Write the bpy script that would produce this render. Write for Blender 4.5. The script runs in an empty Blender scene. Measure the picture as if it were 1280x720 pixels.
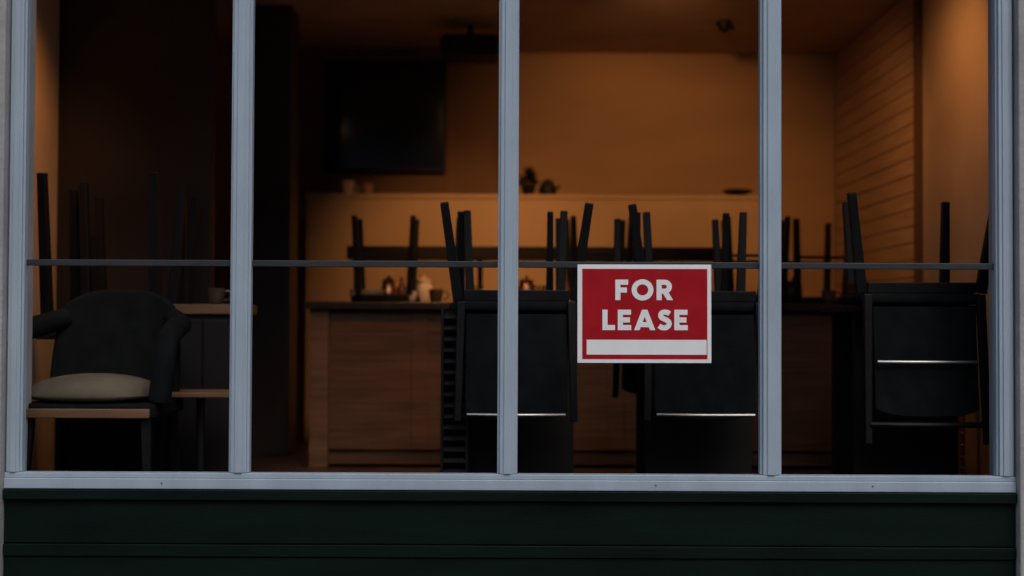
import bpy, bmesh, math, random
from mathutils import Vector, Matrix
random.seed(7)
R = math.radians
sc = bpy.context.scene
col = sc.collection
CAMZ, D, PITCH, FPX = 1.25, 5.333, R(1.4), 1778.0
FL = CAMZ - 0.78          # interior floor level
def P(px, row, y):
    d = y + D
    a = PITCH + math.atan((360-row)/FPX)
    z = d*math.tan(a)
    depth = d*math.cos(PITCH) + z*math.sin(PITCH)
    return Vector(((px-640)/FPX*depth, y, CAMZ+z))
def X(px, y): return P(px, 403, y).x
def Z(row, y): return P(640, row, y).z

# ---------------- materials ----------------
def mat(name, c, rough=.6, var=.15, scale=6, bump=0.0, bscale=60, metal=0, stretch=(1,1,1), emit=None, spec=.5):
    m = bpy.data.materials.new(name); m.use_nodes = True
    n = m.node_tree.nodes; l = m.node_tree.links
    b = n['Principled BSDF']
    b.inputs['Roughness'].default_value = rough
    b.inputs['Metallic'].default_value = metal
    b.inputs['Specular IOR Level'].default_value = spec
    tc = n.new('ShaderNodeTexCoord'); mp = n.new('ShaderNodeMapping')
    mp.inputs['Scale'].default_value = stretch
    l.new(tc.outputs['Object'], mp.inputs['Vector'])
    nz = n.new('ShaderNodeTexNoise'); nz.inputs['Scale'].default_value = scale; nz.inputs['Detail'].default_value = 6
    l.new(mp.outputs['Vector'], nz.inputs['Vector'])
    cr = n.new('ShaderNodeValToRGB')
    cr.color_ramp.elements[0].position = .3; cr.color_ramp.elements[1].position = .7
    cr.color_ramp.elements[0].color = (*[v*(1-var) for v in c], 1)
    cr.color_ramp.elements[1].color = (*[min(1, v*(1+var)) for v in c], 1)
    l.new(nz.outputs['Fac'], cr.inputs['Fac']); l.new(cr.outputs['Color'], b.inputs['Base Color'])
    mr = n.new('ShaderNodeMapRange'); mr.inputs['To Min'].default_value = max(0, rough-min(.1, rough*.3)); mr.inputs['To Max'].default_value = min(1, rough+min(.12, rough*.4))
    l.new(nz.outputs['Fac'], mr.inputs['Value']); l.new(mr.outputs['Result'], b.inputs['Roughness'])
    if bump:
        n2 = n.new('ShaderNodeTexNoise'); n2.inputs['Scale'].default_value = bscale; n2.inputs['Detail'].default_value = 4
        l.new(mp.outputs['Vector'], n2.inputs['Vector'])
        bp = n.new('ShaderNodeBump'); bp.inputs['Strength'].default_value = bump; bp.inputs['Distance'].default_value = .01
        l.new(n2.outputs['Fac'], bp.inputs['Height']); l.new(bp.outputs['Normal'], b.inputs['Normal'])
    if emit:
        b.inputs['Emission Color'].default_value = (*emit[0], 1); b.inputs['Emission Strength'].default_value = emit[1]
    return m
def clear_mat(name):
    m = bpy.data.materials.new(name); m.use_nodes = True
    n = m.node_tree.nodes; l = m.node_tree.links; n.clear()
    out = n.new('ShaderNodeOutputMaterial'); tr = n.new('ShaderNodeBsdfTransparent'); tr.inputs['Color'].default_value = (.88,.86,.82,1)
    gl = n.new('ShaderNodeBsdfGlossy'); gl.inputs['Roughness'].default_value = .05
    lw = n.new('ShaderNodeLayerWeight'); lw.inputs['Blend'].default_value = .35
    mx = n.new('ShaderNodeMixShader'); l.new(lw.outputs['Fresnel'], mx.inputs['Fac']); l.new(tr.outputs[0], mx.inputs[1]); l.new(gl.outputs[0], mx.inputs[2])
    l.new(mx.outputs[0], out.inputs['Surface']); return m
M = dict(
 frame=mat('frame_paint', (.375,.455,.53), .38, .08, 9, .08, 90, stretch=(1,1,.3)),
 green=mat('green_paint', (.0042,.0105,.008), .45, .3, 4, .12, 60, stretch=(.4,1,3), spec=.10),
 cream=mat('cream_render', (.36,.35,.34), .8, .15, 5, .3, 40),
 bar=mat('glazing_bar_paint', (.035,.037,.040), .5, spec=.3),
 cupglass=clear_mat('drinking_glass'),
 white=mat('sign_white', (.90,.90,.89), .45, .02, 20),
 red=mat('sign_red', (.40,.006,.014), .45, .08, 12, spec=.25),
 plaster=mat('warm_plaster', (.46,.31,.19), .85, .08, 3, .15, 30),
 shiplap=mat('shiplap_wood', (.42,.27,.16), .6, .16, 5, .15, 40, stretch=(1,.4,6)),
 backwall=mat('back_wall_plaster', (.36,.23,.13), .8, .18, 1.3, .12, 20, stretch=(.5,1,1.8)),
 ceil=mat('ceiling_paint', (.42,.30,.21), .85, .1, 3),
 floor=mat('floor_boards', (.05,.03,.02), .4, .3, 5, .05, 30, stretch=(1,.2,1)),
 darkwall=mat('dark_panel', (.020,.015,.013), .5, .3, 2, .015, 4, spec=.3),
 railwall=mat('grey_panel_rail', (.016,.015,.016), .6, .2, 3, spec=.2),
 cabinet=mat('charcoal_cabinet', (.012,.010,.010), .6, .2, 3, spec=.2),
 brownwall=mat('dark_brown_panel', (.13,.070,.038), .6, .2, 3, .1, 30, stretch=(3,1,.3), spec=.3),
 column=mat('column_panel', (.035,.026,.022), .5, .2, 3, .02, 6, stretch=(3,1,.3), spec=.4),
 halfwall=mat('cream_half_wall', (.42,.29,.17), .6, .12, 1.5, .05, 30),
 counter=mat('counter_wood', (.12,.058,.028), .5, .3, 6, .1, 40, stretch=(.5,1,8), spec=.3),
 ctop=mat('dark_worktop', (.03,.022,.018), .22, .2, 10),
 blackwood=mat('black_stained_wood', (.0045,.0045,.005), .5, .3, 10, .05, 60, spec=.2),
 fabric=mat('charcoal_fabric', (.0075,.0085,.009), .9, .35, 14, .4, 400, spec=.1),
 steel=mat('brushed_steel', (.50,.50,.48), .4, .1, 30, metal=1),
 cushion=mat('dull_tan_fabric', (.125,.105,.075), .9, .3, 6, .3, 300, spec=.1),
 oak=mat('oak_wood', (.17,.09,.048), .5, .3, 8, .1, 60, stretch=(.3,2,3), spec=.3),
 bentwood=mat('light_bentwood', (.34,.20,.11), .45, .25, 8, .1, 60),
 tabletop=mat('dark_table_wood', (.011,.009,.008), .6, .3, 8, .05, 50, stretch=(.4,2,1), spec=.2),
 plastic=mat('black_plastic', (.007,.007,.008), .5, .2, 10, spec=.25),
 screen=mat('screen_glass', (.004,.004,.006), .10, .1, 2, spec=.5),
 ceramic=mat('glazed_ceramic', (.65,.54,.40), .2, .08, 12),
 darkcer=mat('dark_ceramic', (.07,.05,.035), .2, .2, 12),
 copper=mat('copper_metal', (.7,.38,.2), .25, .1, 12, metal=1),
 amber=mat('amber_bottle', (.12,.04,.012), .12, .1, 12),
 leaf=mat('dark_leaf', (.01,.012,.008), .6, .3, 20),
 lens=mat('lamp_lens', (.9,.7,.4), .5, 0, 5, emit=((1,.62,.3), 8)),
 asphalt=mat('asphalt', (.05,.05,.052), .85, .25, 12, .5, 200),
 paving=mat('paving', (.22,.21,.2), .8, .2, 3, .3, 80),
 stone=mat('pale_stone', (.55,.53,.50), .8, .2, 2, .2, 30),
 brick=mat('painted_brick', (.16,.14,.13), .85, .25, 3, .3, 30),
 darkglass=mat('dark_window', (.02,.022,.028), .08, .2, 2),
 slate=mat('slate', (.06,.065,.075), .6, .2, 6),
)

# ---------------- mesh helpers ----------------
class MB:
    def __init__(s): s.v = []; s.f = []
    def add(s, vs, fs):
        o = len(s.v); s.v += [tuple(v) for v in vs]; s.f += [tuple(i+o for i in f) for f in fs]; return s
    def box(s, x0,x1,y0,y1,z0,z1):
        vs = [(x,y,z) for z in (z0,z1) for y in (y0,y1) for x in (x0,x1)]
        return s.add(vs, [(0,2,3,1),(4,5,7,6),(0,1,5,4),(2,6,7,3),(0,4,6,2),(1,3,7,5)])
    def bar(s, a, b, w0, w1, square=True, n=4):
        a = Vector(a); b = Vector(b); d = (b-a).normalized()
        u = Vector((1,0,0)) if abs(d.x) < .9 else Vector((0,1,0))
        u = (u - d*u.dot(d)).normalized(); v = d.cross(u)
        vs = []
        for p, w in ((a,w0),(b,w1)):
            for k in range(n):
                t = 2*math.pi*k/n + math.pi/n
                rr = w*(math.sqrt(2) if n == 4 else 1)/2
                vs.append(p + (u*math.cos(t)+v*math.sin(t))*rr)
        fs = [(k, (k+1)%n, n+(k+1)%n, n+k) for k in range(n)]
        fs += [tuple(reversed(range(n))), tuple(range(n, 2*n))]
        return s.add(vs, fs)
    def cyl(s, a, b, r0, r1=None, n=24): return s.bar(a, b, 2*r0, 2*(r0 if r1 is None else r1), n=n)
    def lathe(s, prof, c=(0,0,0), n=28):
        vs = []; fs = []
        for r, z in prof:
            for k in range(n):
                t = 2*math.pi*k/n; vs.append((c[0]+r*math.cos(t), c[1]+r*math.sin(t), c[2]+z))
        for i in range(len(prof)-1):
            for k in range(n):
                fs.append((i*n+k, i*n+(k+1)%n, (i+1)*n+(k+1)%n, (i+1)*n+k))
        fs.append(tuple(reversed(range(n)))); fs.append(tuple((len(prof)-1)*n+k for k in range(n)))
        return s.add(vs, fs)
    def tube(s, pts, r, n=10, close=False):
        pts = [Vector(p) for p in pts]; vs = []; fs = []; up = None
        for i, p in enumerate(pts):
            a = pts[max(0,i-1)]; b = pts[min(len(pts)-1,i+1)]
            d = (b-a).normalized()
            if up is None:
                up = Vector((0,0,1)) if abs(d.z) < .9 else Vector((1,0,0))
            u = (up - d*up.dot(d)).normalized(); v = d.cross(u); up = u
            for k in range(n):
                t = 2*math.pi*k/n; vs.append(p+(u*math.cos(t)+v*math.sin(t))*r)
        for i in range(len(pts)-1):
            for k in range(n): fs.append((i*n+k, i*n+(k+1)%n, (i+1)*n+(k+1)%n, (i+1)*n+k))
        fs.append(tuple(reversed(range(n)))); fs.append(tuple((len(pts)-1)*n+k for k in range(n)))
        return s.add(vs, fs)
    def build(s, name, m, parent=None, bevel=0, smooth=False, seg=2):
        me = bpy.data.meshes.new(name); me.from_pydata(s.v, [], s.f)
        bm = bmesh.new(); bm.from_mesh(me); bmesh.ops.recalc_face_normals(bm, faces=bm.faces); bm.to_mesh(me); bm.free()
        o = bpy.data.objects.new(name, me); col.objects.link(o); me.materials.append(m)
        if parent: o.parent = parent
        if smooth:
            me.polygons.foreach_set('use_smooth', [True]*len(me.polygons))
            try: me.set_sharp_from_angle(angle=R(40))
            except Exception: pass
        if bevel:
            b = o.modifiers.new('bevel', 'BEVEL'); b.width = bevel; b.segments = seg; b.limit_method = 'ANGLE'; b.angle_limit = R(35)
        return o
def grid_solid(fn, nu, nv, th):
    m = MB(); vs = []
    for s_ in (0,1):
        for j in range(nv+1):
            for i in range(nu+1):
                p = fn(i/nu, j/nv); vs.append((p[0], p[1]+s_*th, p[2]))
    N = (nu+1)*(nv+1); fs = []
    for j in range(nv):
        for i in range(nu):
            a = j*(nu+1)+i
            fs.append((a,a+1,a+nu+2,a+nu+1)); fs.append((N+a,N+a+nu+1,N+a+nu+2,N+a+1))
    for i in range(nu):
        fs.append((i,N+i,N+i+1,i+1)); a = nv*(nu+1)+i; fs.append((a,a+1,N+a+1,N+a))
    for j in range(nv):
        a = j*(nu+1); fs.append((a,a+nu+1,N+a+nu+1,N+a)); b = a+nu; fs.append((b,N+b,N+b+nu+1,b+nu+1))
    return m.add(vs, fs)
def tag(o, label=None, cat=None, group=None, kind=None):
    if label: o['label'] = label
    if cat: o['category'] = cat
    if group: o['group'] = group
    if kind: o['kind'] = kind
    return o
def empty(name, loc, rot=(0,0,0)):
    o = bpy.data.objects.new(name, None); o.empty_display_size = .1; col.objects.link(o); o.location = loc; o.rotation_euler = rot; return o
def copy_tree(o, parent=None):
    c = o.copy(); col.objects.link(c); c.parent = parent
    for ch in list(o.children): copy_tree(ch, c)
    return c
def struct(o): o['kind'] = 'structure'; return o

# ---------------- street ----------------
struct(MB().box(-200,200,-200,200,-.6,-.16).build('ground', M['asphalt']))
struct(MB().box(-60,60,-11,-2.6,-.159,-.12).build('road', M['asphalt']))
struct(MB().box(-60,60,-2.6,.30,-.159,0).build('pavement', M['paving'], bevel=.015))
struct(MB().box(-60,60,-14,-11,-.159,0).build('far_pavement', M['paving'], bevel=.015))

# ---------------- shop building ----------------
XL, XR = -2.3, 2.22
WT = 3.0
zb0, zb1 = Z(613,0), Z(593,0)
shop = empty('shop_building', (0,0,0))
tag(shop, 'shopfront with pale blue window frame over dark green boarded base', 'building')
jl0, jl1, jr0, jr1 = X(8,0), X(29,0), X(1246,0), X(1269,0)
MB().box(-4.2, jl0-.001, -.045, .30, 0, 3.35).build('pilaster', M['cream'], shop, bevel=.006)
MB().box(jr1+.001, 4.2, -.045, .30, 0, 3.35).build('pilaster', M['cream'], shop, bevel=.006)
MB().box(-4.2,4.2,-.10,.30,3.352,3.95).box(-4.3,4.3,-.22,-.102,3.80,3.98).build('fascia', M['green'], shop, bevel=.01)
MB().box(-4.2,4.2,.0,.30,3.952,7.5).build('upper_wall', M['brick'], shop)
MB().box(-4.3,4.3,-.15,5.3,7.502,7.7).build('roof', M['slate'], shop)
bs = MB().box(jl0,jr1,.012,.30,0,zb0-.002)
rows = [613.8, 627, 682, 698, 752, 806]
for i, (a, b) in enumerate(zip(rows, rows[1:])):
    pr = [-.022, -.002, -.010, -.002, -.002][i]
    bs.box(jl0+.002, jr1-.002, pr, .0115, max(.0, Z(b,0)+.003), Z(a,0))
bs.build('panelled_base', M['green'], shop, bevel=.0025)
win = MB().box(jl0, jr1, .02, .10, WT+.062, WT+.35).box(jl0, jr1, -.012, .02, WT+.10, WT+.13).build('window', M['frame'], shop, bevel=.004)
def vmember(name, x0, x1):
    w = x1-x0; m = MB()
    m.box(x0+.001, x1-.001, .010, .050, zb1+.001, WT)
    m.box(x0+w*.13, x1-w*.13, -.004, .0098, zb1+.001, WT)
    m.box(x0+w*.32, x1-w*.32, -.009, -.0042, zb1+.001, WT)
    m.build(name, M['frame'], win, bevel=.003)
edges = [(jl0, jl1), (X(286.5,0), X(313,0)), (X(622,0), X(648,0)), (X(950.5,0), X(978,0)), (jr0, jr1)]
for i, (a, b) in enumerate(edges): vmember('jamb' if i in (0,4) else 'mullion', a, b)
h = zb1-zb0
MB().box(jl0,jr1,-.009,.050,zb0,zb0+h*.66).box(jl0,jr1,-.003,.050,zb0+h*.662,zb1).build('bottom_rail', M['frame'], win, bevel=.003)
MB().box(jl0,jr1,-.008,.050,WT+.001,WT+.06).build('top_rail', M['frame'], win, bevel=.003)
for px in (205, 820, 1090):
    MB().cyl((X(px,0), -.0092, zb0+h*.36), (X(px,0), -.0108, zb0+h*.36), .003, n=12).build('frame_screw', M['bar'], win)
zbar = Z(331,0.06)
for (a, b) in zip(edges, edges[1:]):
    MB().box(a[1]+.0006, b[0]-.0006, .028, .046, zbar-.012, zbar+.012).build('glazing_bar', M['bar'], win, bevel=.003)

# ---------------- interior shell ----------------
CE = Z(66, 4.45)
struct(MB().box(XL-.2,XR+.2,.302,4.8,FL-.2,FL).build('interior_floor', M['floor']))
struct(MB().box(XL-.2,XR+.2,.302,4.8,CE,CE+.2).build('interior_ceiling', M['ceil']))
struct(MB().box(XL-.2,XL,.302,4.8,FL+.001,CE-.001).build('interior_wall_left', M['plaster']))
struct(MB().box(XR,XR+.2,.302,2.34,FL+.001,CE-.001).build('interior_wall_right', M['plaster']))
struct(MB().box(jl0,jr1,.105,.30,FL-.25,FL-.002).build('interior_sill', M['tabletop']))
m = MB(); z = FL+.001
while z < CE-.02:
    z1 = min(z+.095, CE-.002)
    m.box(XR+.004, XR+.03, 2.42, 4.44, z, z1-.006); z = z1
m.box(XR+.031, XR+.2, 2.342, 4.8, FL+.001, CE-.001)
struct(m.build('interior_wall_boarded', M['shiplap'], bevel=.0015))
struct(MB().box(XR-.03,XR+.03,2.343,2.418,FL+.001,CE-.002).build('wall_corner_post', M['brownwall'], bevel=.003))
struct(MB().box(XL+.002, XR+.001, 4.45, 4.8, FL+.001, CE-.001).build('interior_wall_back', M['backwall']))
px1 = X(262,1.84)
struct(MB().box(XL+.002, px1, 1.84, 1.95, FL+.001, CE-.001).build('dark_partition_wall', M['darkwall']))
struct(MB().box(X(300,3.0), X(362,3.0), 3.0, 3.3, FL+.001, CE-.001).build('brown_column', M['column'], bevel=.005))
struct(MB().box(X(362,4.3), X(636,4.3), 4.3, 4.44, Z(242,4.2), CE-.001).build('brown_wall_panel', M['brownwall'], bevel=.004))

hw = empty('half_wall', (X(550,4.0), 4.0, FL))
tag(hw, 'cream half-height wall behind the counter, below the black television', 'partition')
def local(m, root):
    m.v = [(v[0]-root.location.x, v[1]-root.location.y, v[2]-root.location.z) for v in m.v]; return m
zt = Z(243,4.0)
local(MB().box(X(382,4.0),X(955,4.0),4.0,4.2,FL+.001,zt-.03), hw).build('wall_panel', M['halfwall'], hw, bevel=.004)
local(MB().box(X(380,4.0),X(957,4.0),3.99,4.21,zt-.029,zt), hw).build('coping', M['halfwall'], hw, bevel=.004)

# ---------------- counter ----------------
ctr = empty('bar_counter', (X(720,2.3), 2.3, FL))
tag(ctr, 'long wooden bar counter with dark worktop and raised ledge across the room', 'counter')
cz = Z(378,2.3)
x0, x1 = X(388,2.3), X(1060,2.3)
local(MB().box(x0-.03,x1+.03,2.25,2.97,cz-.04,cz), ctr).build('worktop', M['ctop'], ctr, bevel=.005)
m = MB(); zz = FL+.10
while zz < cz-.06:
    m.box(x0+.102, x1-.02, 2.302, 2.32, zz, min(zz+.105, cz-.045)-.0015); zz += .105
m.box(x0+.02,x1-.02,2.325,2.9,FL+.02,cz-.041)
local(m, ctr).build('front_boards', M['counter'], ctr)
local(MB().box(x0,x0+.10,2.285,2.323,FL+.001,cz-.041), ctr).build('end_panel', M['oak'], ctr, bevel=.003)
for q_ in (515, 760, 960):
    xq = X(q_,2.3); local(MB().box(xq,xq+.09,2.296,2.3015,FL+.1,cz-.041), ctr).build('pilaster_strip', M['counter'], ctr, bevel=.002)
local(MB().box(x0+.1,x1-.02,2.35,2.36,FL+.001,FL+.10), ctr).build('plinth', M['blackwood'], ctr)
lz0, lz1 = Z(325,2.9), Z(309,2.9)
local(MB().box(X(435,2.9),X(908,2.9),2.82,3.06,lz0,lz1), ctr).build('raised_ledge', M['tabletop'], ctr, bevel=.004)
for q_ in (445, 600, 760, 898):
    xq = X(q_,2.9); local(MB().box(xq-.015,xq+.015,2.90,2.93,cz+.0005,lz0-.0005), ctr).build('ledge_post', M['blackwood'], ctr)
# ---------------- television, projector, camera ----------------
tv = empty('television', P(480,145,4.24)); tag(tv, 'black television high on the brown back wall', 'television')
a = P(405,215,4.22); b = P(556,76,4.22)
local(MB().box(a.x,b.x,4.235,4.285,a.z,b.z), tv).build('casing', M['plastic'], tv, bevel=.006)
local(MB().box(a.x+.015,b.x-.015,4.231,4.2345,a.z+.02,b.z-.015), tv).build('screen', M['screen'], tv)
local(MB().box((a.x+b.x)/2-.15,(a.x+b.x)/2+.15,4.286,4.2995,a.z+.2,b.z-.2), tv).build('bracket', M['plastic'], tv)
pr = empty('projector', P(585,52,3.5)); tag(pr, 'dark box projector hanging from the ceiling', 'projector')
a = P(549,70,3.4); b = P(622,42,3.4)
local(MB().box(a.x,b.x,3.4,3.68,a.z,b.z), pr).build('casing', M['plastic'], pr, bevel=.02)
local(MB().cyl(((a.x+b.x)/2-.08,3.398,(a.z+b.z)/2),((a.x+b.x)/2-.08,3.37,(a.z+b.z)/2),.035), pr).build('projector_lens', M['screen'], pr, smooth=True)
local(MB().cyl(((a.x+b.x)/2,3.54,b.z+.001),((a.x+b.x)/2,3.54,CE-.001),.02), pr).build('ceiling_mount', M['plastic'], pr, smooth=True)
cm = empty('security_camera', P(905,22,3.6)); tag(cm, 'small dome camera on the ceiling above the middle of the room', 'camera')
p = Vector((X(905,3.4),3.4,CE-.001))
local(MB().lathe([(.05,0),(.05,-.025),(.038,-.025),(.034,-.05),(.018,-.064),(.004,-.068)],p), cm).build('dome', M['plastic'], cm, smooth=True)
local(MB().bar((p.x+.02,3.36,p.z-.04),(p.x+.04,3.30,p.z-.06),.03,.028), cm).build('lens_barrel', M['plastic'], cm, bevel=.004)

# ---------------- ceiling spotlights ----------------
def spot(loc, target, watts, angle, label, blend=1, radius=.07, color=(1,.45,.155)):
    loc = Vector(loc); t = Vector(target); d = (t-loc).normalized()
    r = empty('ceiling_spotlight', (loc.x, loc.y, CE)); tag(r, label, 'spotlight', 'ceiling spotlights')
    local(MB().cyl((loc.x,loc.y,CE-.001),(loc.x,loc.y,CE-.015),.05), r).build('ceiling_rose', M['plastic'], r, smooth=True)
    local(MB().cyl((loc.x,loc.y,CE-.016),tuple(loc-d*.02),.008), r).build('stem', M['plastic'], r, smooth=True)
    local(MB().cyl(loc-d*.035, loc+d*.035,.035,.04), r).build('lamp_housing', M['plastic'], r, smooth=True)
    local(MB().cyl(loc+d*.0355, loc+d*.038,.034), r).build('lamp_lens', M['lens'], r, smooth=True)
    L = bpy.data.lights.new('spot_light','SPOT'); L.energy = watts; L.spot_size = R(angle); L.spot_blend = blend; L.color = color; L.shadow_soft_size = radius
    o = bpy.data.objects.new('spot_light', L); col.objects.link(o); o.location = loc + d*.06; o.rotation_euler = d.to_track_quat('-Z','Y').to_euler()
zc = CE-.07
spot((.9,1.9,zc),(.85,4.45,1.95),88,80,'black ceiling spotlight washing the bare back wall')
spot((-.5,1.95,zc),(-.30,4.0,1.42),96,56,'black ceiling spotlight over the cream half wall')
spot((.9,1.9,zc+.0),(2.22,3.3,1.9),32,70,'black ceiling spotlight beside the boarded side wall')
spot((1.45,1.3,zc),(2.3,1.8,2.15),26,95,'black ceiling spotlight beside the smooth right wall')
spot((-1.55,.85,zc),(-2.55,1.2,1.7),52,84,'black ceiling spotlight beside the left plaster wall')
spot((-.55,1.0,zc),(-.55,2.35,.95),46,50,'black ceiling spotlight aimed at the counter front')
spot((.1,1.9,zc),(.0,2.75,1.3),95,70,'black ceiling spotlight directly above the counter')

# ---------------- sign ----------------
sg = empty('for_lease_sign', (0,0,0)); tag(sg, 'red and white for lease sign hung against the glazing bar right of the second mullion', 'sign')
sa = P(722,453,.02); sb = P(889,330,.02)
SW, SH = sb.x-sa.x, sb.z-sa.z
sg.location = ((sa.x+sb.x)/2, .022, (sa.z+sb.z)/2); sg.rotation_euler = (0, R(-.15), 0)
u = SW/167.0
def sx(px): return (px-805.5)*u
def sz(row): return (391.5-row)*u
MB().box(-SW/2,SW/2,-.004,.0,-SH/2,SH/2).build('sign_board', M['white'], sg, bevel=.001)
MB().box(sx(728),sx(884),-.0052,-.0042,sz(448),sz(335.5)).build('red_panel', M['red'], sg)
MB().box(sx(733.5),sx(883),-.0062,-.0054,sz(442.5),sz(424)).build('white_strip', M['white'], sg)
LET = {}
def arc(cx,cy,rx,ry,a0,a1,n=14): return [(cx+rx*math.cos(R(a0+(a1-a0)*i/n)), cy+ry*math.sin(R(a0+(a1-a0)*i/n))) for i in range(n+1)]
w = .25; q = w/2
LET['F'] = (.62, [[(q,0),(q,1)], [(w*.5,1-q),(.60,1-q)], [(w*.5,.49),(.54,.49)]])
LET['E'] = (.66, [[(q,0),(q,1)], [(w*.5,1-q),(.63,1-q)], [(w*.5,.50),(.58,.50)], [(w*.5,q),(.64,q)]])
LET['L'] = (.60, [[(q,0),(q,1)], [(w*.5,q),(.60,q)]])
LET['O'] = (1.02, [arc(.51,.5,.51-q,.52-q,0,360,40)])
LET['R'] = (.76, [[(q,0),(q,1)], [(w*.5,1-q),(.36,1-q)]+arc(.38,.655,.22,1-q-.655,85,-85)+[(.36,.655-(1-q-.655)),(w*.5,.655-(1-q-.655))], [(.38,.44),(.63,.0)]])
LET['A'] = (.98, [[(.115,0),(.49,1)], [(.865,0),(.49,1)], [(.24,.27),(.74,.27)]])
S = [(.56,.80),(.46,.865),(.34,.885),(.20,.85),(.14,.74),(.17,.63),(.30,.55),(.44,.48),(.525,.39),(.53,.26),(.44,.15),(.30,.115),(.17,.14),(.06,.22)]
def cr(pts, n=5):
    o = []
    for i in range(len(pts)-1):
        p0 = Vector(pts[max(0,i-1)]); p1 = Vector(pts[i]); p2 = Vector(pts[i+1]); p3 = Vector(pts[min(len(pts)-1,i+2)])
        for k in range(n):
            t = k/n; o.append(tuple(.5*((2*p1)+(p2-p0)*t+(2*p0-5*p1+4*p2-p3)*t*t+(3*p1-p0-3*p2+p3)*t*t*t)))
    return o+[pts[-1]]
LET['S'] = (.65, [cr(S)])
def letter(ch, ox, oz, hgt, sxs=1.0):
    m = MB()
    for si, st in enumerate(LET[ch][1]):
        pts = [Vector((p[0]*sxs, p[1])) for p in st]; n = len(pts); vs = []
        closed = (pts[0]-pts[-1]).length < 1e-4
        for i, p in enumerate(pts):
            a = pts[i-1] if i else (pts[-2] if closed else pts[0]); b = pts[i+1] if i < n-1 else (pts[1] if closed else pts[-1])
            d = (b-a).normalized(); nn = Vector((-d.y, d.x))*q*(1.0)
            for sgn in (1,-1):
                v = p+nn*sgn
                if ch in 'A' and si < 2: v = Vector((p.x+sgn*q*1.05*(-1), p.y))
                if ch == 'R' and si == 2: v = Vector((p.x-sgn*q*1.2, p.y))
                vs.append((ox+v.x*hgt, -.0064-.00025*si, oz+v.y*hgt))
        fs = [(2*i, 2*i+1, 2*i+3, 2*i+2) for i in range(n-1)]
        N = len(vs); vs += [(v[0], -.0055, v[2]) for v in vs]
        fs2 = list(fs)
        for i in range(n-1):
            fs2.append((2*i,2*i+2,N+2*i+2,N+2*i)); fs2.append((2*i+1,N+2*i+1,N+2*i+3,2*i+3))
        fs2 += [(0,N,N+1,1), (2*n-2,2*n-1,N+2*n-1,N+2*n-2)]
        m.add(vs, fs2)
    m.build('letter_'+ch.lower(), M['white'], sg)
def word(t, xa, xb, rt, rb):
    hg = (rb-rt)*u; gap = .13
    tot = sum(LET[c][0] for c in t)+gap*(len(t)-1); k = (xb-xa)*u/hg/tot
    x = sx(xa)
    for c in t:
        letter(c, x, sz(rb), hg, k); x += (LET[c][0]+gap)*hg*k
word('FOR', 769, 841, 349, 374.5)
word('LEASE', 753, 860, 386.5, 412)

# ---------------- furniture ----------------
def make_chair(name, H=.45, rs=.30, fs=.215, back=.45, trims=(.87,), fab='fabric', bw=.215, leg=.040, panel=None):
    r = empty(name, (0,0,0))
    MB().box(-.25,.25,-.21,.20,H-.045,H).build('seat', M[fab], r, bevel=.018, seg=3)
    MB().box(-.22,.22,-.185,-.165,H-.09,H-.046).box(-.22,.22,.165,.185,H-.09,H-.046).box(-.22,-.20,-.164,.164,H-.09,H-.046).box(.20,.22,-.164,.164,H-.09,H-.046).build('seat_frame', M['blackwood'], r, bevel=.003)
    for s in (-1,1):
        MB().bar((s*.198,-.17,H-.047),(s*fs,-.205,0),leg,leg*.8).build('leg', M['blackwood'], r, bevel=.004)
        MB().bar((s*.242,.17,H-.047),(s*rs,.225,0),leg*1.05,leg*.85).build('leg', M['blackwood'], r, bevel=.004)
    if back:
        ph = panel or back
        for s in (-1,1):
            MB().bar((s*.228,.212,H-.04),(s*.238,.262,H+back),.034,.028).build('back_post', M['blackwood'], r, bevel=.004)
        def fn(u_,v_):
            x = (u_-.5)*2*bw*.97
            return (x, .195+.05*v_*ph/back+.028*(1-(2*u_-1)**2), H+.01+(ph-.02-.03*abs(2*u_-1)**4)*v_)
        grid_solid(fn, 12, 6, .022).build('backrest', M[fab], r, bevel=.004, smooth=True)
        for k, t in enumerate(trims):
            tt = (t-H)/back
            pts = [(x, .240+.05*tt+.028*(1-(x/bw)**2)-(.012 if k else 0), t) for x in [(bw if not k else .245)*.93*(i/8*2-1) for i in range(9)]]
            MB().tube(pts, .0058 if k == 0 else .012, 8).build('trim_rail' if k == 0 else 'top_rail', M['steel'] if k == 0 else M['blackwood'], r, smooth=True)
    return r
def make_stool(name, H, sp=.16, top=.14, seatr=.19):
    r = empty(name, (0,0,0))
    MB().lathe([(seatr*.9,H-.04),(seatr,H-.03),(seatr,H-.008),(seatr*.93,H)],n=36).build('seat', M['fabric'], r, smooth=True)
    for sx_ in (-1,1):
        for sy_ in (-1,1):
            MB().bar((sx_*top,sy_*top*.85,H-.041),(sx_*sp,sy_*sp*.9,0),.036,.030).build('leg', M['blackwood'], r, bevel=.004)
    z = H*.45; k = top+(sp-top)*.55
    MB().bar((-k,k*.86,z),(k,k*.86,z),.016,.016).build('stretcher', M['blackwood'], r)
    MB().bar((-k,-k*.86,z+.02),(k,-k*.86,z+.02),.016,.016).build('stretcher', M['blackwood'], r)
    return r
def make_table(x, y, top, w, d, label):
    r = empty('cafe_table', (x, y, FL)); tag(r, label, 'table', 'dark cafe tables by the window')
    h_ = top-FL
    MB().box(-w/2,w/2,-d/2,d/2,h_-.03,h_-.0).build('tabletop', M['tabletop'], r, bevel=.006)
    MB().box(-w/2+.04,w/2-.04,-d/2+.16,-d/2+.20,.03,h_-.031).build('panel_leg', M['tabletop'], r, bevel=.004)
    MB().box(-w/2+.04,w/2-.04,d/2-.12,d/2-.08,.03,h_-.031).build('panel_leg', M['tabletop'], r, bevel=.004)
    MB().box(-w/2+.02,w/2-.02,-d/2+.10,d/2-.04,.001,.029).build('base', M['plastic'], r, bevel=.004)
    return r
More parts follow.
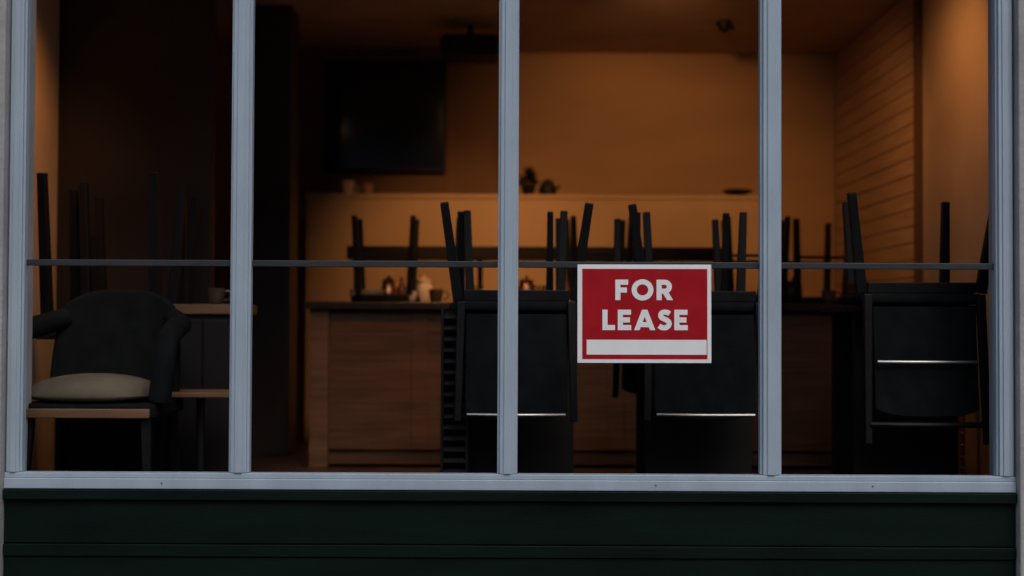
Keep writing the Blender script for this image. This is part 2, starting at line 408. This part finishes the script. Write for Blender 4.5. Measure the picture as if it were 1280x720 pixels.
TA = CAMZ+.045
G = 'dark chairs stacked upside down on tables'
def invert(r, x, y, top, H, rz, label, group=G, cat='chair'):
    r.location = (x, y, top+H+.001); r.rotation_euler = (math.pi+0, 0, rz); tag(r, label, cat, group)
cA = make_chair('upturned_chair')
xA = X(648,.55); xB = X(884,.55); xC = X(1156,.4)
invert(cA, xA-.01, .76, TA, .45, R(.5), 'upturned dark chair by the second mullion, steel strip low on its hanging back')
make_table(xA+.01, .96, TA, .54, .70, 'dark table under the upturned chair left of the for lease sign')
c = copy_tree(cA); invert(c, xB, .80, TA, .45, R(-2), 'upturned dark chair just right of and behind the for lease sign')
make_table(xB, 1.0, TA, .54, .70, 'dark table under the upturned chair behind the for lease sign')
cC = make_chair('upturned_chair', trims=(.68,.93), back=.56, rs=.295, panel=.46)
TC = CAMZ+.08
invert(cC, xC, .62, TC, .45, R(0), 'upturned dark chair at far right with steel strip halfway down its long back')
make_table(xC, .84, TC, .52, .66, 'dark table under the upturned chair at far right')
s2 = make_chair('upturned_side_chair', rs=.235, fs=.20, back=.40, trims=(.80,), leg=.034)
for i, (x, y, top, rz, lb) in enumerate(((xA-.05,1.20,TA-.0,R(178),'second upturned chair on the table left of the sign, behind the first'),
                            (xB-.06,1.22,TA,R(183),'second upturned chair on the table behind the sign, farther from the glass'))):
    c = s2 if i == 0 else copy_tree(s2); invert(c, x, y, top, .45, rz, lb)
TD = CAMZ-.05
xD = X(143,1.0)
dS = make_chair('upturned_stool', H=.69, rs=.25, fs=.235, back=.0, leg=.044)
invert(dS, xD, 1.02, TD, .69, R(-5), 'tall upturned stool at far left nearest the glass, behind the armchair', 'tall upturned stools', 'stool')
c = copy_tree(dS); invert(c, X(171,1.5), 1.50, TD-.03, .69, R(3), 'tall upturned stool at far left, behind the nearer stool', 'tall upturned stools', 'stool')
make_table(xD, 1.0, TD, .56, .44, 'dark table at far left carrying the nearer tall upturned stool')
make_table(X(171,1.5), 1.50, TD-.03, .56, .44, 'dark table at far left carrying the farther tall upturned stool')
s0 = make_stool('upturned_bar_stool', .47)
for i, (px, y, lb) in enumerate(((482,2.52,'upturned round stool at the left end of the counter'),
                                 (748,2.50,'upturned round stool on the counter just above the sign'),
                                 (944,2.48,'upturned round stool on the counter by the third mullion, left of its neighbour'),
                                 (1016,2.66,'upturned round stool at the right end of the counter'))):
    r = s0 if i == 0 else copy_tree(s0)
    invert(r, X(px,y), y, cz, .47, R([0,5,-4,12][i]), lb, 'round stools upturned on the counter', 'stool')

# armchair
ac = empty('armchair', (X(132,.5), .50, FL)); tag(ac, 'dark rounded armchair with dull tan cushion standing upright at far left', 'armchair')
MB().box(-.25,.25,-.27,-.245,.400,.436).build('front_rail', M['oak'], ac, bevel=.004)
MB().box(-.27,.27,-.244,.24,.40,.455).build('seat_base', M['fabric'], ac, bevel=.012)
m = MB(); nu, nv = 40, 14; vs = []; fs = []
ce = lambda a,e: math.copysign(abs(a)**e, a)
for j in range(nv+1):
    ph = -math.pi/2+math.pi*j/nv
    for i in range(nu):
        t = 2*math.pi*i/nu
        rr = max(0,math.cos(ph))**(.45 if ph < 0 else .95)
        vs.append((-.03+.265*rr*ce(math.cos(t),.8), -.03+.23*rr*ce(math.sin(t),.8), .482+(.026 if ph < 0 else .085)*ce(math.sin(ph),.95)))
for j in range(nv):
    for i in range(nu): fs.append((j*nu+i, j*nu+(i+1)%nu, (j+1)*nu+(i+1)%nu, (j+1)*nu+i))
m.add(vs, fs).build('cushion', M['cushion'], ac, smooth=True)
def fn(u_,v_):
    x = (u_-.5)*.54*(1-.14*v_**3); rr = abs(2*u_-1)
    return (x, .17+.07*v_-.06*rr**2, .46+(.455-.07*rr**3.2)*v_)
grid_solid(fn, 20, 8, .06).build('backrest', M['fabric'], ac, bevel=.014, smooth=True)
for s in (-1,1):
    MB().tube([(s*.275,-.20,.47),(s*.295,-.225,.60),(s*.300,-.20,.70),(s*.30,-.08,.745),(s*.285,.10,.765),(s*.23,.20,.79)], .045, 14).build('armrest', M['fabric'], ac, smooth=True)
    MB().bar((s*.23,-.225,.40),(s*.245,-.25,0),.038,.026).build('leg', M['blackwood'], ac, bevel=.003)
    MB().bar((s*.23,.20,.40),(s*.25,.26,0),.038,.026).build('leg', M['blackwood'], ac, bevel=.003)

# bentwood armchair at right, behind the far right table
bc = empty('bentwood_armchair', (1.90, 1.66, FL))
tag(bc, 'brown bentwood armchair with curved arms standing behind the far right table', 'armchair')
MB().box(-.21,.21,-.21,.20,.41,.46).build('seat', M['tabletop'], bc, bevel=.015)
MB().tube([(-.21,.20,.46),(-.22,.23,.60),(-.16,.25,.68),(0,.26,.70),(.16,.25,.68),(.22,.23,.60),(.21,.20,.46)], .016, 10).build('back_hoop', M['bentwood'], bc, smooth=True)
for s in (-1,1):
    MB().tube([(s*.235,-.22,0),(s*.232,-.23,.30),(s*.238,-.235,.48),(s*.245,-.225,.58),(s*.25,-.18,.64),(s*.25,-.08,.665),(s*.245,.08,.67),(s*.235,.22,.66)], .021, 12).build('armrest', M['bentwood'], bc, smooth=True)
    MB().bar((s*.19,.19,.41),(s*.21,.24,0),.034,.026).build('leg', M['bentwood'], bc, bevel=.004)
    for k in range(8):
        z_ = .10+k*.055
        o = MB().lathe([(.007,0),(.005,.004),(.001,.006)], n=10).build('stud', M['copper'], bc, smooth=True)
        o.rotation_euler = (R(90),0,0); o.location = (s*.234,-.249-.002*(k/7),z_)

rk = empty('slatted_rack', (X(569,.62), .62, FL)); tag(rk, 'narrow black slatted rack left of the second mullion', 'rack')
for s in (-1,1): MB().box(s*.052-.006,s*.052+.006,-.03,.03,.0,CAMZ-FL+.055).build('upright', M['plastic'], rk, bevel=.003)
MB().box(-.0455,.0455,.022,.028,.03,CAMZ-FL+.05).build('back_panel', M['plastic'], rk)
for k in range(17):
    z = .06+k*.046
    m = MB(); m.add([(-.045,-.03,z),(.045,-.03,z),(.045,.02,z+.018),(-.045,.02,z+.018),(-.045,-.03,z+.006),(.045,-.03,z+.006),(.045,.02,z+.024),(-.045,.02,z+.024)],
        [(0,3,2,1),(4,5,6,7),(0,1,5,4),(1,2,6,5),(2,3,7,6),(3,0,4,7)])
    m.build('slat', M['railwall'], rk)

sd = empty('side_console', (X(262,1.2), 1.2, FL)); tag(sd, 'low wooden console between the armchair and the first mullion', 'console table')
cz2 = Z(382,1.1)-FL
MB().box(-.19,.19,-.15,.16,cz2-.045,cz2).build('console_top', M['oak'], sd, bevel=.004)
MB().box(-.17,.17,-.13,.14,.05,cz2-.046).build('cabinet', M['cabinet'], sd, bevel=.004)
MB().box(-.15,-.005,-.145,-.131,.08,cz2-.07).build('door', M['cabinet'], sd, bevel=.003)
MB().box(.005,.15,-.145,-.131,.08,cz2-.07).build('door', M['cabinet'], sd, bevel=.003)
for s in (-1,1): MB().box(s*.15-.015,s*.15+.015,-.10,.10,0,.049).build('foot', M['blackwood'], sd)

lt = empty('side_table', (X(252,.72), .72, FL)); tag(lt, 'low brown side table right of the armchair, in front of the console', 'side table')
hh = Z(492,.6)-FL
MB().box(-.155,.165,-.14,.14,hh-.022,hh).build('tabletop', M['oak'], lt, bevel=.005)
MB().cyl((0,0,.02),(0,0,hh-.023),.018).build('pedestal', M['plastic'], lt, smooth=True)
MB().lathe([(.12,.001),(.12,.008),(.03,.018),(.018,.022)]).build('base', M['plastic'], lt, smooth=True)

# ---------------- small things ----------------
def vessel(name, label, cat, prof, loc, m, group=None, handle=None, parts='body'):
    r = empty(name, loc); tag(r, label, cat, group)
    MB().lathe(prof, n=28).build(parts, m, r, smooth=True)
    if handle:
        hx, z0, z1 = handle
        MB().tube([(hx,0,z1),(hx+.02,0,z1+.002),(hx+.03,0,(z0+z1)/2),(hx+.018,0,z0),(hx-.003,0,z0)], .0045, 8).build('handle', m, r, smooth=True)
    return r
cup = [(.022,0),(.03,.006),(.038,.04),(.041,.075),(.037,.075),(.034,.04),(.026,.01),(.002,.008)]
bowl = [(.03,0),(.04,.008),(.075,.045),(.085,.07),(.08,.07),(.07,.045),(.035,.014),(.002,.012)]
sbt = [(.026,0),(.028,.01),(.028,.08),(.012,.11),(.012,.14),(.002,.14)]
tumb = [(.028,0),(.03,.004),(.037,.10),(.035,.10),(.028,.008),(.002,.008)]
jar = [(.045,0),(.05,.01),(.05,.09),(.04,.11),(.042,.112),(.042,.13),(.03,.135),(.008,.14),(.01,.155),(.002,.158)]
pot = [(.05,0),(.055,.01),(.045,.08),(.035,.10),(.04,.125),(.02,.135),(.008,.15),(.002,.152)]
Yc = 2.72
H3 = (.04,.02,.06)
def on(px, y=Yc): return (X(px,y), y, cz+.001)
vessel('cup','dark cup standing on the side console','cup',cup,(X(270,1.2),1.2,FL+cz2+.001),M['darkcer'],None,H3)
vessel('cup','pale cup at the left end of the counter','cup',cup,on(446),M['ceramic'],None,H3)
vessel('bowl','pale bowl on the counter right of the leftmost pale cup','bowl',bowl,on(463,2.6),M['ceramic'])
vessel('coffee_pot','copper coffee pot on the left half of the counter','coffee pot',pot,on(486),M['copper'],None,(.045,.03,.10))
vessel('bottle','short amber bottle on the counter right of the copper coffee pot','bottle',sbt,on(502,2.6),M['amber'])
vessel('cup','small pale cup on the counter between amber bottle and lidded jar','cup',[(a*.8,b*.8) for a,b in cup],on(514,2.42),M['ceramic'])
vessel('jar','lidded pale jar on the counter left of the slatted rack','jar',jar,on(530),M['ceramic'])
vessel('cup','dark cup on the counter directly behind the slatted rack','cup',cup,on(545,2.6),M['darkcer'],None,H3)
vessel('tumbler','drinking glass on the counter just left of the second mullion','glass',tumb,on(596),M['cupglass'])
vessel('cup','pale cup on the counter beside the drinking glass left of the second mullion','cup',cup,on(609,2.6),M['ceramic'],None,H3)
vessel('jar','copper jar just right of the second mullion on the counter','jar',jar,on(658),M['copper'],None,(.048,.03,.09))
vessel('tumbler','drinking glass on the counter between copper jar and sign','glass',tumb,on(674,2.6),M['cupglass'])
vessel('bowl','pale bowl on the counter just left of the sign','bowl',bowl,on(690),M['ceramic'])
vessel('bottle','short amber bottle on the counter touching the left edge of the sign in view','bottle',sbt,on(708,2.6),M['amber'])
vessel('jar','dark jar on the counter right of the third mullion','jar',jar,on(992),M['darkcer'])
vessel('cup','dark cup on the counter at far right beside the boarded wall','cup',cup,on(1036,2.45),M['darkcer'],None,H3)
vessel('cup','pale cup on top of the cream half wall under the television','cup',[(a*1.1,b*1.25) for a,b in cup],(X(434,4.1),4.1,zt+.001),M['ceramic'],None,H3)
vessel('cup','brown cup on the cream half wall right of the pale cup','cup',cup,(X(459,4.1),4.1,zt+.001),M['bentwood'])
tr = empty('highlight_strip', (X(655,2.36),2.36,cz+.001)); tag(tr,'long pale strip added to imitate the highlight on the counter edge beside the second mullion','highlight_strip')  # added pale lipped strip, stands in for the bright highlight along the counter top
MB().box(-.27,.27,-.10,.10,0,.006).box(-.27,.27,-.10,-.092,.0062,.026).box(-.27,.27,.092,.10,.0062,.026).build('highlight_strip_body',M['ceramic'],tr,bevel=.001)
pp = vessel('potted_plant','small dark bushy potted plant on the half wall right of the second mullion','plant',[(.03,0),(.035,.01),(.05,.06),(.052,.07),(.046,.07),(.04,.06),(.002,.058)],(X(660,4.1),4.1,zt+.001),M['plastic'],parts='pot')
m = MB()
for i in range(260):
    a = random.uniform(0,6.28); e_ = math.asin(random.uniform(-.3,1)); rr = random.uniform(.2,1)
    d = Vector((math.cos(a)*math.cos(e_),math.sin(a)*math.cos(e_),math.sin(e_)))
    b0 = Vector((d.x*.05*rr,d.y*.05*rr,.095+d.z*.08*rr)); l_ = random.uniform(.025,.04)
    s_ = Vector((-math.sin(a),math.cos(a),random.uniform(-.5,.5)))*.012
    m.add([b0,b0+d*l_*.5+s_,b0+d*l_,b0+d*l_*.5-s_],[(0,1,2,3)])
m.build('foliage', M['leaf'], pp)
kt = vessel('kettle','black kettle on the half wall beside the potted plant','kettle',[(.05,0),(.058,.01),(.062,.04),(.045,.075),(.02,.085),(.01,.10),(.002,.105)],(X(686,4.1)-.01,4.1,zt+.001),M['plastic'])
MB().tube([(-.045,0,.06),(-.03,0,.095),(0,0,.105),(.03,0,.095),(.045,0,.06)],.007,8).build('handle',M['plastic'],kt,smooth=True)
MB().cyl((.05,0,.04),(.085,0,.07),.012,.007,n=12).build('spout',M['plastic'],kt,smooth=True)
vessel('bowl','low dark bowl on the half wall left of the third mullion','bowl',[(a*1.2,b*.6) for a,b in bowl],(X(922,4.1),4.1,zt+.001),M['plastic'])

# ---------------- building across the street ----------------
ob = empty('opposite_building', (0,-14,0)); tag(ob, 'painted building with pale stone bands across the street behind the viewer', 'building')
MB().box(-16,16,-6,-.001,0,7.6).build('wall', M['brick'], ob)
MB().box(-16.2,16.2,-6.2,.35,7.602,7.9).box(-16,16,.0,.14,3.55,3.8).box(-16,16,.0,.14,4.05,4.2).box(-16,16,.0,.10,6.6,6.75).build('cornice', M['stone'], ob, bevel=.02)
for i in range(17):
    x = -14.4+1.8*i
    for (z0, z1) in ((.7,3.1),(4.6,6.2)):
        w_ = .6 if z0 < 1 else .42
        f = MB().box(x-w_-.1,x+w_+.1,.0,.06,z0-.12,z0-.001).box(x-w_-.1,x+w_+.1,.0,.06,z1+.001,z1+.12).box(x-w_-.1,x-w_-.001,.0,.05,z0,z1).box(x+w_+.001,x+w_+.1,.0,.05,z0,z1).box(x-.03,x+.03,.021,.05,z0,z1).build('window', M['stone'], ob)
        MB().box(x-w_,x+w_,.0,.02,z0,z1).build('window_glass', M['darkglass'], f)

# ---------------- light ----------------
w = bpy.data.worlds.new('World'); sc.world = w; w.use_nodes = True
nt = w.node_tree; bg = nt.nodes['Background']
sky = nt.nodes.new('ShaderNodeTexSky'); sky.sky_type = 'NISHITA'; sky.sun_disc = False
EL, AZ = R(50), R(160)
sky.sun_elevation = EL; sky.sun_rotation = AZ; sky.dust_density = 2.0
nt.links.new(sky.outputs[0], bg.inputs['Color']); bg.inputs['Strength'].default_value = .13
sl = bpy.data.lights.new('sun','SUN'); sl.energy = .95; sl.angle = R(35); sl.color = (1,.95,.88)
so = bpy.data.objects.new('sun', sl); col.objects.link(so)
sd_ = Vector((math.sin(AZ)*math.cos(EL), math.cos(AZ)*math.cos(EL), math.sin(EL)))
so.rotation_euler = (-sd_).to_track_quat('-Z','Y').to_euler()

# ---------------- camera ----------------
cd = bpy.data.cameras.new('camera'); cd.lens = 50; cd.sensor_width = 36; cd.clip_end = 500
co = bpy.data.objects.new('camera', cd); col.objects.link(co)
co.location = (0,-D,CAMZ)
co.rotation_euler = (Matrix.Rotation(R(90)+PITCH,3,'X') @ Matrix.Rotation(R(.25),3,'Z')).to_euler()
cd.dof.use_dof = True; cd.dof.focus_distance = D; cd.dof.aperture_fstop = 1.1
sc.camera = co
sc.view_settings.view_transform = 'Standard'; sc.view_settings.look = 'None'; sc.view_settings.exposure = 0
